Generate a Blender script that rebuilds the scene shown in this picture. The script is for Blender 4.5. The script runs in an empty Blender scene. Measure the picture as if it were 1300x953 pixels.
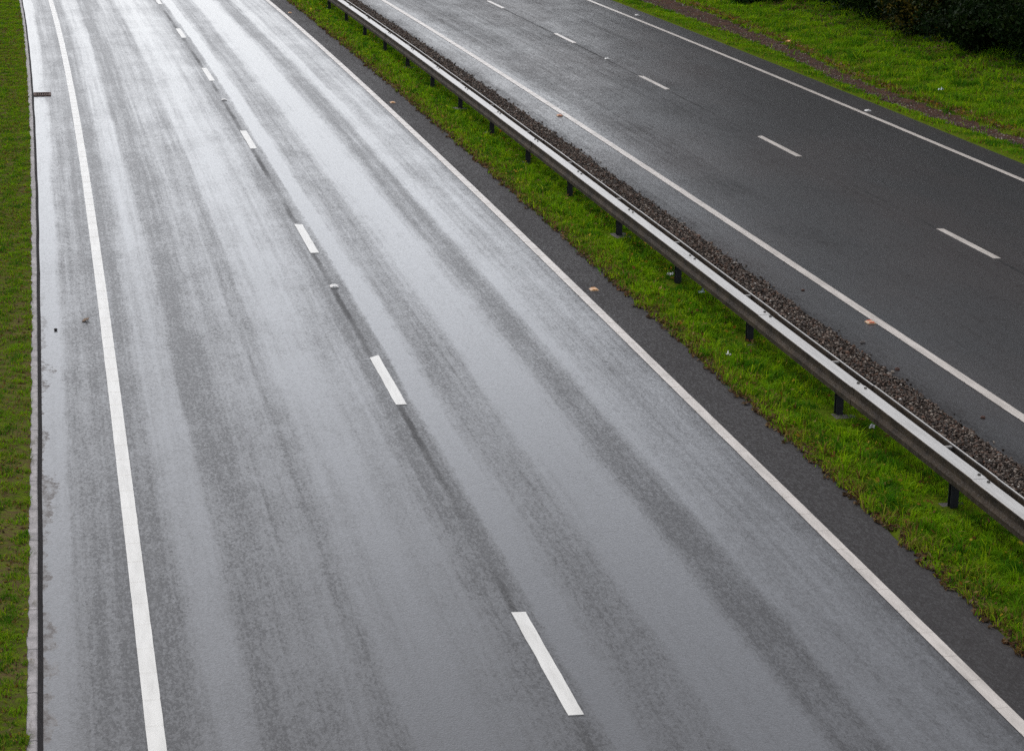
import bpy, bmesh, math, random
import numpy as np
from mathutils import Vector, Matrix

R = math.radians
rng = np.random.default_rng(11)
random.seed(11)
sc = bpy.context.scene
COL = sc.collection

# ------------------------------------------------------------------ road geometry
CURVE_A, CURVE_B = 7.177e-05, -1.37808e-05      # gentle bend of the road, metres


def bend(y):
    y = np.asarray(y, float)
    yc = np.clip(y, 0, 78)
    b = CURVE_A * yc ** 2 / 2 + CURVE_B * yc ** 3 / 6
    s = CURVE_A * 78 + CURVE_B * 78 ** 2 / 2
    return b + np.where(y > 78, (y - 78) * s, 0)


def rp(o, y, z=0.0):
    return Vector((float(o + bend(y)), float(y), z))


# ------------------------------------------------------------------ helpers
def tag(o, label=None, cat=None, group=None, kind=None):
    if label: o['label'] = label
    if cat: o['category'] = cat
    if group: o['group'] = group
    if kind: o['kind'] = kind
    return o


def link(name, me, mat=None, parent=None, smooth=False):
    if mat is not None:
        me.materials.append(mat)
    o = bpy.data.objects.new(name, me)
    COL.objects.link(o)
    if parent is not None:
        o.parent = parent
    if smooth:
        me.polygons.foreach_set('use_smooth', [True] * len(me.polygons))
    return o


def empty(name, loc, rz=0.0):
    o = bpy.data.objects.new(name, None)
    COL.objects.link(o)
    o.location = loc
    o.rotation_euler = (0, 0, rz)
    o.empty_display_size = 0.2
    return o


def np_mesh(name, verts, faces_list, tint=None, road=None, smooth=False):
    """faces_list: list of (n_faces, k) int arrays"""
    me = bpy.data.meshes.new(name)
    verts = np.ascontiguousarray(verts, dtype=np.float32)
    me.vertices.add(len(verts))
    me.vertices.foreach_set('co', verts.ravel())
    loops = np.concatenate([f.ravel() for f in faces_list]).astype(np.int32)
    tot = np.concatenate([np.full(len(f), f.shape[1]) for f in faces_list]).astype(np.int32)
    start = np.concatenate([[0], np.cumsum(tot)[:-1]]).astype(np.int32)
    me.loops.add(len(loops))
    me.loops.foreach_set('vertex_index', loops)
    me.polygons.add(len(tot))
    me.polygons.foreach_set('loop_start', start)
    me.polygons.foreach_set('loop_total', tot)
    if tint is not None:
        a = me.attributes.new('tint', 'FLOAT_COLOR', 'POINT')
        c = np.ones((len(verts), 4), np.float32)
        c[:, :3] = tint
        a.data.foreach_set('color', c.ravel())
    if road is not None:
        a = me.attributes.new('road', 'FLOAT_VECTOR', 'POINT')
        a.data.foreach_set('vector', np.ascontiguousarray(road, np.float32).ravel())
    sf = me.attributes.new('sharp_face', 'BOOLEAN', 'FACE'); sf.data.foreach_set('value', np.full(len(tot), not smooth))
    me.update(calc_edges=True)
    me.validate()
    return me


def sheet(name, offs, ys, zfun, mat):
    """a lengthwise sheet: columns at lateral offsets offs (floats or functions of y)"""
    ys = np.asarray(ys, float)
    V, A = [], []
    for o in offs:
        oo = o(ys) if callable(o) else np.full_like(ys, o)
        zz = zfun(oo, ys)
        V.append(np.stack([oo + bend(ys), ys, zz], 1))
        A.append(np.stack([oo, ys, np.zeros_like(ys)], 1))
    n, m = len(offs), len(ys)
    V = np.concatenate(V); A = np.concatenate(A)
    i, j = np.meshgrid(np.arange(n - 1), np.arange(m - 1), indexing='ij')
    a = (i * m + j).ravel()
    F = np.stack([a, a + m, a + m + 1, a + 1], 1)
    return link(name, np_mesh(name, V, [F], road=A), mat)


def smooth_noise(x, y, seed, scale):
    """cheap band limited noise, about -1..1"""
    r = np.random.default_rng(seed)
    s = np.zeros_like(x, dtype=float)
    for k in range(9):
        a = r.uniform(0, 2 * np.pi); f = r.uniform(.6, 1.7) / scale * 2 * np.pi
        s += np.sin(f * (np.cos(a) * x + np.sin(a) * y) + r.uniform(0, 6.28))
    return s / 3.2


# ------------------------------------------------------------------ materials
class NT:
    def __init__(self, name):
        self.m = bpy.data.materials.new(name)
        self.m.use_nodes = True
        self.t = self.m.node_tree
        self.b = self.t.nodes['Principled BSDF']
        self.out = self.t.nodes['Material Output']

    def n(self, typ, **kw):
        nd = self.t.nodes.new(typ)
        for k, v in kw.items():
            if k.startswith('i_'):
                nd.inputs[k[2:].replace('_', ' ')].default_value = v
            else:
                setattr(nd, k, v)
        return nd

    def l(self, a, b):
        self.t.links.new(a, b)

    def set(self, **kw):
        for k, v in kw.items():
            self.b.inputs[k.replace('_', ' ')].default_value = v

    def math(self, op, a, b=None, clamp=False):
        nd = self.n('ShaderNodeMath', operation=op)
        nd.use_clamp = clamp
        for i, v in enumerate((a, b)):
            if v is None: continue
            if isinstance(v, (int, float)): nd.inputs[i].default_value = v
            else: self.l(v, nd.inputs[i])
        return nd.outputs[0]

    def noise(self, vec, scale, detail=3, rough=.55, dist=0):
        nd = self.n('ShaderNodeTexNoise')
        nd.inputs['Scale'].default_value = scale
        nd.inputs['Detail'].default_value = detail
        nd.inputs['Roughness'].default_value = rough
        nd.inputs['Distortion'].default_value = dist
        if vec is not None: self.l(vec, nd.inputs['Vector'])
        return nd.outputs['Fac']

    def mapping(self, vec, scale=(1, 1, 1), loc=(0, 0, 0)):
        nd = self.n('ShaderNodeMapping')
        nd.inputs['Scale'].default_value = scale
        nd.inputs['Location'].default_value = loc
        self.l(vec, nd.inputs['Vector'])
        return nd.outputs[0]

    def rng(self, v, a, b, c, d, clamp=True):
        nd = self.n('ShaderNodeMapRange')
        nd.clamp = clamp
        self.l(v, nd.inputs[0])
        for i, q in enumerate((a, b, c, d)):
            nd.inputs[i + 1].default_value = q
        return nd.outputs[0]

    def mixc(self, f, a, b, blend='MIX'):
        nd = self.n('ShaderNodeMix', data_type='RGBA', blend_type=blend)
        if isinstance(f, (int, float)): nd.inputs[0].default_value = f
        else: self.l(f, nd.inputs[0])
        for i, v in ((6, a), (7, b)):
            if isinstance(v, tuple): nd.inputs[i].default_value = (*v, 1)
            else: self.l(v, nd.inputs[i])
        return nd.outputs[2]

    def mixf(self, f, a, b):
        nd = self.n('ShaderNodeMix', data_type='FLOAT')
        if isinstance(f, (int, float)): nd.inputs[0].default_value = f
        else: self.l(f, nd.inputs[0])
        for i, v in ((2, a), (3, b)):
            if isinstance(v, (int, float)): nd.inputs[i].default_value = v
            else: self.l(v, nd.inputs[i])
        return nd.outputs[0]

    def bump(self, h, strength=.3, dist=.01, normal=None):
        nd = self.n('ShaderNodeBump')
        nd.inputs['Strength'].default_value = strength
        nd.inputs['Distance'].default_value = dist
        self.l(h, nd.inputs['Height'])
        if normal is not None: self.l(normal, nd.inputs['Normal'])
        self.l(nd.outputs[0], self.b.inputs['Normal'])
        return nd.outputs[0]


def asphalt(name, profile, lo, hi, dry_rough, wet_rough, dry_spec, wet_spec, base_dry, base_wet,
            joint=None, blotch=.8, streak=1.15, silt=False, red=0.0, wander=.10, grain=2.2, soft=.045, chipw=.5):
    """road surface: wetness across the lane from a curve, broken up along the lane by noise"""
    k = NT(name)
    at = k.n('ShaderNodeAttribute', attribute_name='road').outputs['Vector']
    sep = k.n('ShaderNodeSeparateXYZ'); k.l(at, sep.inputs[0])
    o = sep.outputs[0]
    wob = k.noise(k.mapping(at, (.5, .12, 1)), 1.0, 2)
    wob2 = k.noise(k.mapping(at, (2.5, .7, 1)), 1.0, 3)
    fine = k.noise(k.mapping(at, (9, 5, 1)), 1.0, 4, .65)
    od = k.math('ADD', o, k.math('MULTIPLY', k.math('SUBTRACT', wob, .5), wander))
    od = k.math('ADD', od, k.math('MULTIPLY', k.math('SUBTRACT', wob2, .5), wander * .7))
    od = k.math('ADD', od, k.math('MULTIPLY', k.math('SUBTRACT', fine, .5), wander * .75))
    t = k.rng(od, lo, hi, 0, 1)
    fc = k.n('ShaderNodeFloatCurve')
    cv = fc.mapping.curves[0]
    px_, pv_ = np.array(profile).T
    xs_ = np.linspace(lo, hi, 600); vv_ = np.interp(xs_, px_, pv_)
    ker = np.exp(-.5 * (np.linspace(-3, 3, 2 * int(3 * soft / (hi - lo) * 600) + 1)) ** 2); ker /= ker.sum()
    vv_ = np.convolve(np.pad(vv_, len(ker) // 2, mode='edge'), ker, 'valid')
    xk = np.linspace(lo, hi, 72)
    pts = [((x - lo) / (hi - lo), float(v)) for x, v in zip(xk, np.interp(xk, xs_, vv_))]
    while len(cv.points) < len(pts):
        cv.points.new(.5, .5)
    for p_, (x, v) in zip(cv.points, sorted(pts)):
        p_.location = (x, v); p_.handle_type = 'AUTO_CLAMPED'
    fc.mapping.update()
    k.l(t, fc.inputs['Value'])
    w = fc.outputs[0]
    st = k.noise(k.mapping(at, (7.5, .09, 1)), 1.0, 5, .68)       # long tyre-drawn streaks
    st2 = k.noise(k.mapping(at, (19, .22, 1), (4, 1, 0)), 1.0, 4, .65)   # thin drawn-out threads of water
    w = k.math('ADD', w, k.math('MULTIPLY', k.math('SUBTRACT', st2, .5), streak * .26))
    bl = k.noise(k.mapping(at, (.9, .45, 1), (3, 7, 0)), 1.0, 5, .6)   # drying blotches
    md = k.noise(k.mapping(at, (6, 3, 1), (1, 2, 0)), 1.0, 4, .7)
    w = k.math('ADD', w, k.math('MULTIPLY', k.math('SUBTRACT', st, .5), streak))
    w = k.math('ADD', w, k.math('MULTIPLY', k.math('SUBTRACT', bl, .5), blotch))
    w = k.math('ADD', w, k.math('MULTIPLY', k.math('SUBTRACT', md, .5), .5))
    w = k.math('MAXIMUM', k.math('MINIMUM', w, .84), .06)
    # stone chippings standing out of the binder
    vo = k.n('ShaderNodeTexVoronoi'); k.l(at, vo.inputs['Vector']); vo.inputs['Scale'].default_value = 55
    gr = k.math('ADD', k.math('MULTIPLY', k.noise(k.mapping(at, (1, .5, 1)), 44, 2, .7), .5), k.math('MULTIPLY', k.noise(k.mapping(at, (30, 10, 1)), 1.0, 4, .8), .5))
    vc = k.n('ShaderNodeTexVoronoi'); k.l(k.mapping(at, (1, .45, 1)), vc.inputs['Vector']); vc.inputs['Scale'].default_value = 46
    vs_ = k.n('ShaderNodeSeparateColor'); k.l(vc.outputs['Color'], vs_.inputs[0])
    w = k.math('ADD', w, k.math('MULTIPLY', k.math('SUBTRACT', vs_.outputs[0], .5), chipw))
    w = k.math('ADD', w, k.math('MULTIPLY', k.math('SUBTRACT', gr, .5), grain), )
    w = k.math('MAXIMUM', k.math('MINIMUM', w, 1), 0)
    rough = k.mixf(w, dry_rough, wet_rough)
    spec = k.mixf(w, dry_spec, wet_spec)
    chip = k.rng(vo.outputs['Distance'], 0, .6, 1.25, .75)
    col = k.mixc(w, base_dry, base_wet)
    if red:
        rd = k.rng(k.noise(k.mapping(at, (.35, .12, 1), (9, 1, 0)), 1.0, 3), .42, .62, 0, 1)
        col = k.mixc(k.math('MULTIPLY', rd, red), col, (.062, .046, .042))
    cc = k.n('ShaderNodeCombineColor')
    for i in range(3): k.l(chip, cc.inputs[i])
    col = k.mixc(.7, col, cc.outputs[0], 'MULTIPLY')
    pale = k.rng(k.noise(at, 95, 1, .5), .70, .78, 0, 1)
    col = k.mixc(k.math('MULTIPLY', pale, .55), col, (.22, .21, .20))
    if joint is not None:                                     # open paving joint, a crumbled dark crack
        jw = k.noise(k.mapping(at, (0, 1.3, 0)), 1.0, 4, .7)
        jx = k.math('ADD', o, k.math('MULTIPLY', k.math('SUBTRACT', jw, .5), .10))
        d = k.math('ABSOLUTE', k.math('SUBTRACT', jx, joint[0]))
        gate = k.rng(k.noise(k.mapping(at, (0, .33, 0), (5, 5, 0)), 1.0, 3), .40, .62, joint[2], joint[3])
        jm = k.math('MULTIPLY', k.rng(k.math('SUBTRACT', d, k.math('MULTIPLY', k.math('SUBTRACT', fine, .5), .05)), joint[1] * .4, joint[1], 1, 0), gate)
        col = k.mixc(jm, col, (.018, .018, .019))
        rough = k.mixf(jm, rough, .8)
        spec = k.mixf(jm, spec, .12)
    if silt:                                                  # dark silt lying along the kerb
        sn = k.noise(k.mapping(at, (2, 1.1, 1), (2, 4, 0)), 1.0, 5, .7)
        edge = k.math('ADD', k.math('MULTIPLY', k.math('SUBTRACT', sn, .47), 1.0), -.345)
        sm = k.math('MULTIPLY', k.rng(k.math('SUBTRACT', edge, o), -.01, .02, 0, 1), k.rng(sep.outputs[1], 26, 32, 1, 0))
        sm = k.math('MULTIPLY', sm, k.math('MULTIPLY', k.rng(fine, .38, .58, .15, .8), k.rng(gr, .40, .55, .55, 1)))
        col = k.mixc(sm, col, (.115, .100, .095))
        rough = k.mixf(sm, rough, .8)
        spec = k.mixf(sm, spec, .18)
    k.l(col, k.b.inputs['Base Color'])
    k.l(rough, k.b.inputs['Roughness'])
    k.l(spec, k.b.inputs['Specular IOR Level'])
    hgt = k.math('ADD', k.math('MULTIPLY', gr, .5), k.math('MULTIPLY', vo.outputs['Distance'], .6))
    k.bump(hgt, .28, .005)
    return k.m


PROFILE_L = [(-.40, .95), (-.14, .95), (-.07, .34), (.20, .26), (.42, .16), (.66, .10), (.86, .20), (.96, .62), (1.15, .72),
             (1.32, .70), (1.42, .18), (1.62, .10), (1.80, .20), (2.05, .42), (2.40, .46), (2.52, .26), (2.62, .40), (2.72, .72), (2.9, .62), (3.1, .82),
             (3.3, .70), (3.45, .58), (3.62, .68), (3.82, .40), (3.98, .18), (4.22, .10), (4.32, .5), (4.40, 1.0), (4.50, 1.0), (4.58, .75),
             (4.70, .34), (4.95, .28), (5.22, .36), (5.38, .78), (5.6, .92), (5.92, .98), (6.12, .60), (6.26, .16), (6.58, .16), (6.72, .80),
             (6.88, .72), (7.08, .46), (7.40, .6), (7.66, .5), (7.82, .1), (8.0, .1)]
PROFILE_L = [(x_, v_ * .90 + (.0 if x_ < -.1 else .42 if 4.38 < x_ < 4.60 else 0) + (.08 if 5.3 < x_ < 6.0 or 2.65 < x_ < 3.4 or 6.7 < x_ < 6.9 else 0)) for x_, v_ in PROFILE_L]
M_ROAD = asphalt('wet_asphalt', PROFILE_L, -.40, 8.0, .38, .13, .20, 1.38, (.060, .060, .063), (.050, .051, .056),
                 joint=(4.12, .06, .05, .5), silt=True, grain=1.5, chipw=.36, wander=.16)
PROFILE_R = [(10.9, .15), (11.15, .35), (11.4, .62), (11.75, .72), (12.05, .80), (12.3, .55), (12.6, .42), (13.2, .36), (13.8, .5), (14.6, .36), (15.3, .3), (16.2, .42),
             (17.2, .3), (18.2, .36), (19.2, .22), (20.1, .12)]
M_ROAD2 = asphalt('damp_dark_asphalt', PROFILE_R, 10.9, 20.1, .55, .24, .04, .42, (.034, .0335, .0345), (.030, .030, .0315),
                  joint=(15.50, .042, .3, .9), red=.22, blotch=.75, streak=.8, wander=.5, grain=1.9, chipw=.45)
M_STRIP = asphalt('old_coarse_asphalt', [(7.9, .3), (8.7, .2)], 7.9, 8.7, .75, .55, .04, .24, (.050, .047, .0475), (.044, .042, .043),
                  blotch=1.0, streak=.5, grain=4, chipw=.9)


def simple(name, col, rough=.6, spec=.5, metal=0.0, var=.25, scale=8, bumps=.0, bscale=60):
    k = NT(name)
    tc = k.n('ShaderNodeTexCoord').outputs['Object']
    nz = k.noise(tc, scale, 5, .65)
    f = k.rng(nz, .25, .75, 1 - var, 1 + var)
    cc = k.n('ShaderNodeCombineColor')
    for i in range(3): k.l(f, cc.inputs[i])
    c = k.mixc(1.0, col, cc.outputs[0], 'MULTIPLY')
    k.l(c, k.b.inputs['Base Color'])
    k.set(Roughness=rough, Metallic=metal)
    k.b.inputs['Specular IOR Level'].default_value = spec
    if bumps:
        k.bump(k.noise(tc, bscale, 4, .6), bumps, .01)
    return k


def paint_mat(name, col, dirt, grime=.4):
    k = NT(name)
    at = k.n('ShaderNodeAttribute', attribute_name='road').outputs['Vector']
    n1 = k.noise(k.mapping(at, (8, 1.2, 1)), 1.0, 5, .7)
    n2 = k.noise(at, 60, 3, .7)
    f = k.math('MULTIPLY', k.rng(n1, .40, .75, 0, 1), grime)
    f = k.math('ADD', f, k.rng(n2, .60, .74, 0, .3))
    c = k.mixc(k.math('MINIMUM', f, 1), col, dirt)
    k.l(c, k.b.inputs['Base Color'])
    k.set(Roughness=.35)
    k.b.inputs['Specular IOR Level'].default_value = .45
    k.bump(n2, .25, .004)
    return k.m


M_PAINT = paint_mat('white_road_paint', (.66, .65, .62), (.36, .345, .32), .5)
M_PAINT_W = paint_mat('weathered_road_paint', (.55, .505, .465), (.26, .235, .21), .75)


def tint_mat(name, rough, spec, trans=0.0):
    k = NT(name)
    a = k.n('ShaderNodeAttribute', attribute_name='tint').outputs['Color']
    k.l(a, k.b.inputs['Base Color'])
    k.set(Roughness=rough)
    k.b.inputs['Specular IOR Level'].default_value = spec
    if trans:
        tr = k.n('ShaderNodeBsdfTranslucent'); k.l(a, tr.inputs['Color'])
        mx = k.n('ShaderNodeMixShader'); mx.inputs[0].default_value = trans
        k.l(k.b.outputs[0], mx.inputs[1]); k.l(tr.outputs[0], mx.inputs[2])
        k.l(mx.outputs[0], k.out.inputs['Surface'])
    return k.m


M_GRASS = tint_mat('grass_blades', .6, .05, .5)
M_STONE = tint_mat('gravel_stone', .6, .22)
M_LEAF = tint_mat('dark_leaf', .6, .06, .15)


def soil_mat():
    k = NT('turf_soil')
    tc = k.n('ShaderNodeTexCoord').outputs['Object']
    n1 = k.noise(tc, 1.4, 5, .6)
    n2 = k.noise(tc, 25, 4, .7)
    c = k.mixc(k.rng(n1, .35, .65, 0, 1), (.065, .105, .008), (.085, .110, .010))
    c = k.mixc(k.rng(n2, .55, .7, 0, .8), c, (.050, .036, .018))
    k.l(c, k.b.inputs['Base Color'])
    k.set(Roughness=.9)
    k.b.inputs['Specular IOR Level'].default_value = 0
    k.bump(n2, .5, .03)
    return k.m


M_SOIL = soil_mat()


def moss_mat():
    k = NT('mossy_bare_soil')
    tc = k.n('ShaderNodeTexCoord').outputs['Object']
    n1 = k.noise(tc, 1.1, 5, .65); n2 = k.noise(tc, 14, 5, .7)
    c = k.mixc(k.rng(n1, .40, .60, 0, 1), (.060, .085, .010), (.105, .080, .036))
    c = k.mixc(k.rng(n2, .48, .66, 0, .9), c, (.085, .060, .034))
    c = k.mixc(k.rng(n2, .52, .40, 0, .7), c, (.10, .15, .012))
    k.l(c, k.b.inputs['Base Color'])
    k.set(Roughness=.95)
    k.b.inputs['Specular IOR Level'].default_value = 0
    k.bump(n2, .8, .03)
    return k.m


def drain_mat():
    k = NT('reddish_brown_soil')
    tc = k.n('ShaderNodeTexCoord').outputs['Object']
    n1 = k.noise(tc, 2.0, 5, .65); n2 = k.noise(tc, 22, 5, .7)
    c = k.mixc(k.rng(n1, .40, .60, 0, 1), (.070, .036, .024), (.036, .021, .016))
    c = k.mixc(k.rng(n2, .5, .7, 0, .7), c, (.11, .075, .058))
    k.l(c, k.b.inputs['Base Color'])
    k.set(Roughness=.95)
    k.b.inputs['Specular IOR Level'].default_value = .05
    k.bump(n2, .8, .03)
    return k.m


M_MOSS = moss_mat()
M_DRAIN = drain_mat()
M_DIRT = simple('gravel_bed_dirt', (.040, .031, .025), .9, .15, var=.5, scale=12, bumps=.5, bscale=40).m
def kerb_mat():
    k = simple('kerb_concrete', (.27, .25, .25), .6, .3, var=.5, scale=7, bumps=.3, bscale=70)
    at = k.n('ShaderNodeAttribute', attribute_name='road').outputs['Vector']
    sp = k.n('ShaderNodeSeparateXYZ'); k.l(at, sp.inputs[0])
    fr = k.math('ABSOLUTE', k.math('SUBTRACT', k.math('FRACT', k.math('MULTIPLY', sp.outputs[1], 1 / .915)), .5))
    jm = k.rng(fr, .488, .494, 0, .85)
    moss = k.rng(k.noise(k.mapping(at, (7, 2.2, 1)), 1.0, 5, .7), .54, .66, 0, .75)
    src = k.b.inputs['Base Color'].links[0].from_socket
    c = k.mixc(moss, src, (.075, .066, .045))
    c = k.mixc(jm, c, (.03, .027, .025))
    k.l(c, k.b.inputs['Base Color'])
    return k.m
M_KERB = kerb_mat()
M_KERBFACE = simple('dark_kerb_face', (.035, .031, .031), .8, .15, var=.4, scale=10, bumps=.2, bscale=60).m  # sloping kerb face, much darker than the kerb top
M_PAD = simple('footing_concrete', (.10, .09, .086), .8, .2, var=.4, scale=10, bumps=.3, bscale=60).m
M_POST = simple('dark_steel_post', (.012, .013, .018), .6, .3, var=.4, scale=12).m
M_RUST = simple('rusty_iron', (.075, .038, .028), .75, .3, var=.6, scale=22, bumps=.3, bscale=60).m
M_BLACK = simple('void_shade', (.006, .006, .006), .9, .1, var=.2).m
M_RUBBER = simple('stud_body', (.62, .60, .58), .45, .5, var=.2, scale=30).m
M_AMBER = simple('amber_reflector', (.75, .34, .08), .3, .5, var=.2, scale=30).m
M_RED = simple('red_reflector', (.70, .10, .04), .3, .5, var=.2, scale=30).m
M_CLEAR = simple('white_reflector', (.80, .80, .78), .25, .5, var=.1, scale=30).m
M_LITTER = simple('pale_litter', (.62, .64, .62), .4, .5, var=.2, scale=30).m
M_LITTER2 = simple('bluish_litter', (.45, .56, .56), .3, .5, var=.2, scale=30).m
M_DEADLEAF = simple('dead_leaf', (.14, .085, .045), .7, .3, var=.4, scale=40).m


def steel_mat():
    k = NT('weathered_galvanised_steel')
    tc = k.n('ShaderNodeTexCoord').outputs['Object']
    geo = k.n('ShaderNodeNewGeometry')
    sp = k.n('ShaderNodeSeparateXYZ'); k.l(geo.outputs['Normal'], sp.inputs[0])
    # road spray grime sticks to the sides, rain keeps the top flange clean; the attribute also paints shade into the slot
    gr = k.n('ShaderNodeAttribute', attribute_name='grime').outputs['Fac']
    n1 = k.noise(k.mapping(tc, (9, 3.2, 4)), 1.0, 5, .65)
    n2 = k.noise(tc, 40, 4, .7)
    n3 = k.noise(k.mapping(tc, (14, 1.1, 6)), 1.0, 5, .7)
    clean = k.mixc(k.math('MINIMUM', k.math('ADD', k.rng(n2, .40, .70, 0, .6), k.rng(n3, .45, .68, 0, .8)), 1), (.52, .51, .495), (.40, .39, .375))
    dirt_and_shade = k.mixc(k.rng(n1, .35, .7, 0, 1), (.018, .013, .009), (.060, .043, .028))
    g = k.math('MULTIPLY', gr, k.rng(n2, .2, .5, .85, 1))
    c = k.mixc(g, clean, dirt_and_shade)
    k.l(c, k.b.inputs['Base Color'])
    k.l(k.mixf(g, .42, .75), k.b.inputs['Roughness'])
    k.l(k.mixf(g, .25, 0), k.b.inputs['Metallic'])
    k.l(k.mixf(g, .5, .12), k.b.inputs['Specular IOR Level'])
    k.bump(n2, .12, .004)
    return k.m


M_STEEL = steel_mat()
M_BOLT = simple('bolt_steel', (.06, .055, .05), .6, .4, var=.3, scale=40).m

def bark_mat():
    return simple('bark', (.055, .042, .030), .85, .2, var=.5, scale=14, bumps=.6, bscale=20).m
M_BARK = bark_mat()

# ------------------------------------------------------------------ setting: ground and roads
Z = {}
far = list(np.arange(-20, 84, 1.0)) + [90, 100, 120, 150, 200, 300, 500]
g = np_mesh('terrain', np.array([(-900, -400, -.16), (900, -400, -.16), (900, 1400, -.16), (-900, 1400, -.16)]), [np.array([[0, 1, 2, 3]])])
tag(link('terrain', g, M_SOIL), 'dark grassy land around the road', 'terrain', kind='structure')

flat = lambda z: (lambda o, y: np.full_like(y, z))
ro = [-.405, 0, 1, 2, 3, 4, 5, 6, 7, 7.85]
tag(sheet('carriageway', ro, far, flat(0), M_ROAD), 'pale wet carriageway shining with sky between kerb and central reservation', 'road', kind='structure')
tag(sheet('carriageway', [11.0, 12, 13, 14, 15, 16, 17, 18, 19, 20.03], far, flat(0), M_ROAD2), 'dark damp carriageway beyond the crash barrier', 'road', kind='structure')
tag(sheet('hard_strip', [7.85, lambda y: 8.63 + .03 * smooth_noise(y, y * 0, 3, 1.1)], np.arange(-20, 84, .12), flat(.004), M_STRIP),
    'strip of dark old tarmac between white line and grass', 'hard strip', kind='structure')
# central reservation soil bed (a touch proud of the tarmac) and the gravel bed
tag(sheet('central_reservation', [8.61, 8.70, 9.2, 9.98], far, lambda o, y: np.where(o < 8.65, -.02, .02), M_SOIL), 'turf bed of the central reservation', 'ground', kind='structure')
tag(sheet('gravel_bed', [9.98, 10.4, 11.02], far, lambda o, y: np.where(o > 11, -.02, .012), M_DIRT), 'dirt bed under the gravel beside the barrier', 'ground', kind='structure')


def verge_z(o, y):
    z = .03 + np.clip((o - 22.2) / 12, 0, 3) * .55
    dlo = np.interp(y, DY, DLO); dhi = np.interp(y, DY, DHI)
    mid = (dlo + dhi) / 2
    z = z - .10 * np.exp(-((o - mid) / .55) ** 2)
    return np.where(o < 20.02, -.03, z)


DY = np.array([-20, 30, 40.5, 43.4, 46.5, 51, 55.5, 58.5, 62, 66, 69, 90, 600.])
DLO = np.array([21.1, 21.1, 21.0, 20.68, 20.52, 20.72, 21.12, 21.15, 21.1, 21.0, 20.95, 21.1, 21.1])
DHI = np.array([21.7, 21.7, 21.5, 21.38, 21.22, 21.28, 21.75, 21.95, 22.1, 22.2, 22.15, 22.1, 22.1])
tag(sheet('verge', [19.95, 20.05, 20.3, 20.55, 20.8, 21.05, 21.3, 21.55, 21.8, 22.05, 22.4, 23, 24, 25, 26, 28, 32, 40, 60], far, verge_z, M_SOIL),
    'grass verge bank rising from the dark carriageway to the trees', 'verge', kind='structure')
tag(sheet('drain_strip', [lambda y: np.interp(y, DY, DLO) + .06 + .10 * smooth_noise(y, y * 0, 84, 1.1), lambda y: (np.interp(y, DY, DLO) + np.interp(y, DY, DHI)) / 2,
                          lambda y: np.interp(y, DY, DHI) + .0 + .12 * smooth_noise(y, y * 0, 85, .9)], np.arange(20, 84, .2), lambda o, y: verge_z(o, y) + .018, M_DRAIN),
    'reddish brown worn drain strip through the tree side verge', 'drain strip', kind='structure')
tag(sheet('verge', [-60, -6, -2.5, -1.2, -.7, lambda y: -.512 + .009 * smooth_noise(y, y * 0, 71, .45) + .008 * smooth_noise(y, y * 0, 72, .15)], np.arange(-20, 84, .1), lambda o, y: np.clip(-(o + .55) * .05, 0, 4) + .097, M_MOSS), 'grass verge beside the kerb', 'verge', kind='structure')

# kerb: bevelled concrete profile swept along the road
kp = [(-.56, -.03), (-.56, .075), (-.55, .088), (-.44, .088), (-.428, .080), (-.382, .004), (-.382, -.03)]
ys = np.array(far)
V, A = [], []
for (o, z) in kp:
    jit = .004 * smooth_noise(ys, ys * 0 + o * 3, 5, 2.0)
    V.append(np.stack([o + jit + bend(ys), ys, np.full_like(ys, z)], 1)); A.append(np.stack([ys * 0 + o, ys, ys * 0], 1))
m = len(ys)
F = []; FM = []
for i in range(len(kp) - 1):
    for j in range(m - 1):
        a = i * m + j
        F.append((a, a + m, a + m + 1, a + 1)); FM.append(1 if i == 4 else 0)
me = np_mesh('kerb', np.concatenate(V), [np.array(F)], road=np.concatenate(A))
me.materials.append(M_KERB); me.materials.append(M_KERBFACE)
me.polygons.foreach_set('material_index', FM)
tag(link('kerb', me), 'low concrete kerb between road and grass', 'kerb', kind='structure')


# ------------------------------------------------------------------ painted markings
def edge_line(o, w, mat, label, y0=-15, y1=200, ribs=None, ragged=.0013):
    ys = np.concatenate([np.arange(y0, 80, .25), np.arange(80, y1, 5)])
    L = lambda y: o - w / 2 + ragged * smooth_noise(y, y * 0, int(o * 10) + 1, .7)
    Rr = lambda y: o + w / 2 + ragged * smooth_noise(y, y * 0, int(o * 10) + 2, .7)
    cols = [L(ys), Rr(ys)]
    V = [np.stack([c + bend(ys), ys, np.full_like(ys, .006)], 1) for c in cols]
    A = [np.stack([c, ys, ys * 0], 1) for c in cols]
    m = len(ys)
    Vn = np.concatenate(V); An = np.concatenate(A)
    a = np.arange(m - 1)
    Fq = [np.stack([a, a + m, a + m + 1, a + 1], 1)]
    if ribs:
        yr = np.arange(y0 + .3, 75, ribs)
        yr = yr + rng.normal(0, .012, len(yr))
        prof = [(-.030, .005), (-.014, .0100), (.014, .0100), (.030, .005)]
        base = len(Vn)
        vs, as_, fs = [], [], []
        for y in yr:
            b = base + len(vs)
            for (dy, z) in prof:
                for s in (-1, 1):
                    oo = o + s * (w / 2 - .004)
                    vs.append((oo + float(bend(y + dy)), y + dy, z)); as_.append((oo, y + dy, 0))
            for q in range(3):
                fs.append((b + 2 * q, b + 2 * q + 1, b + 2 * q + 3, b + 2 * q + 2))
        Vn = np.concatenate([Vn, np.array(vs)]); An = np.concatenate([An, np.array(as_)])
        Fq.append(np.array(fs))
    ob = link('edge_line', np_mesh('edge_line', Vn, Fq, road=An), mat)
    tag(ob, label, 'road marking', 'solid white edge lines')


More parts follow.
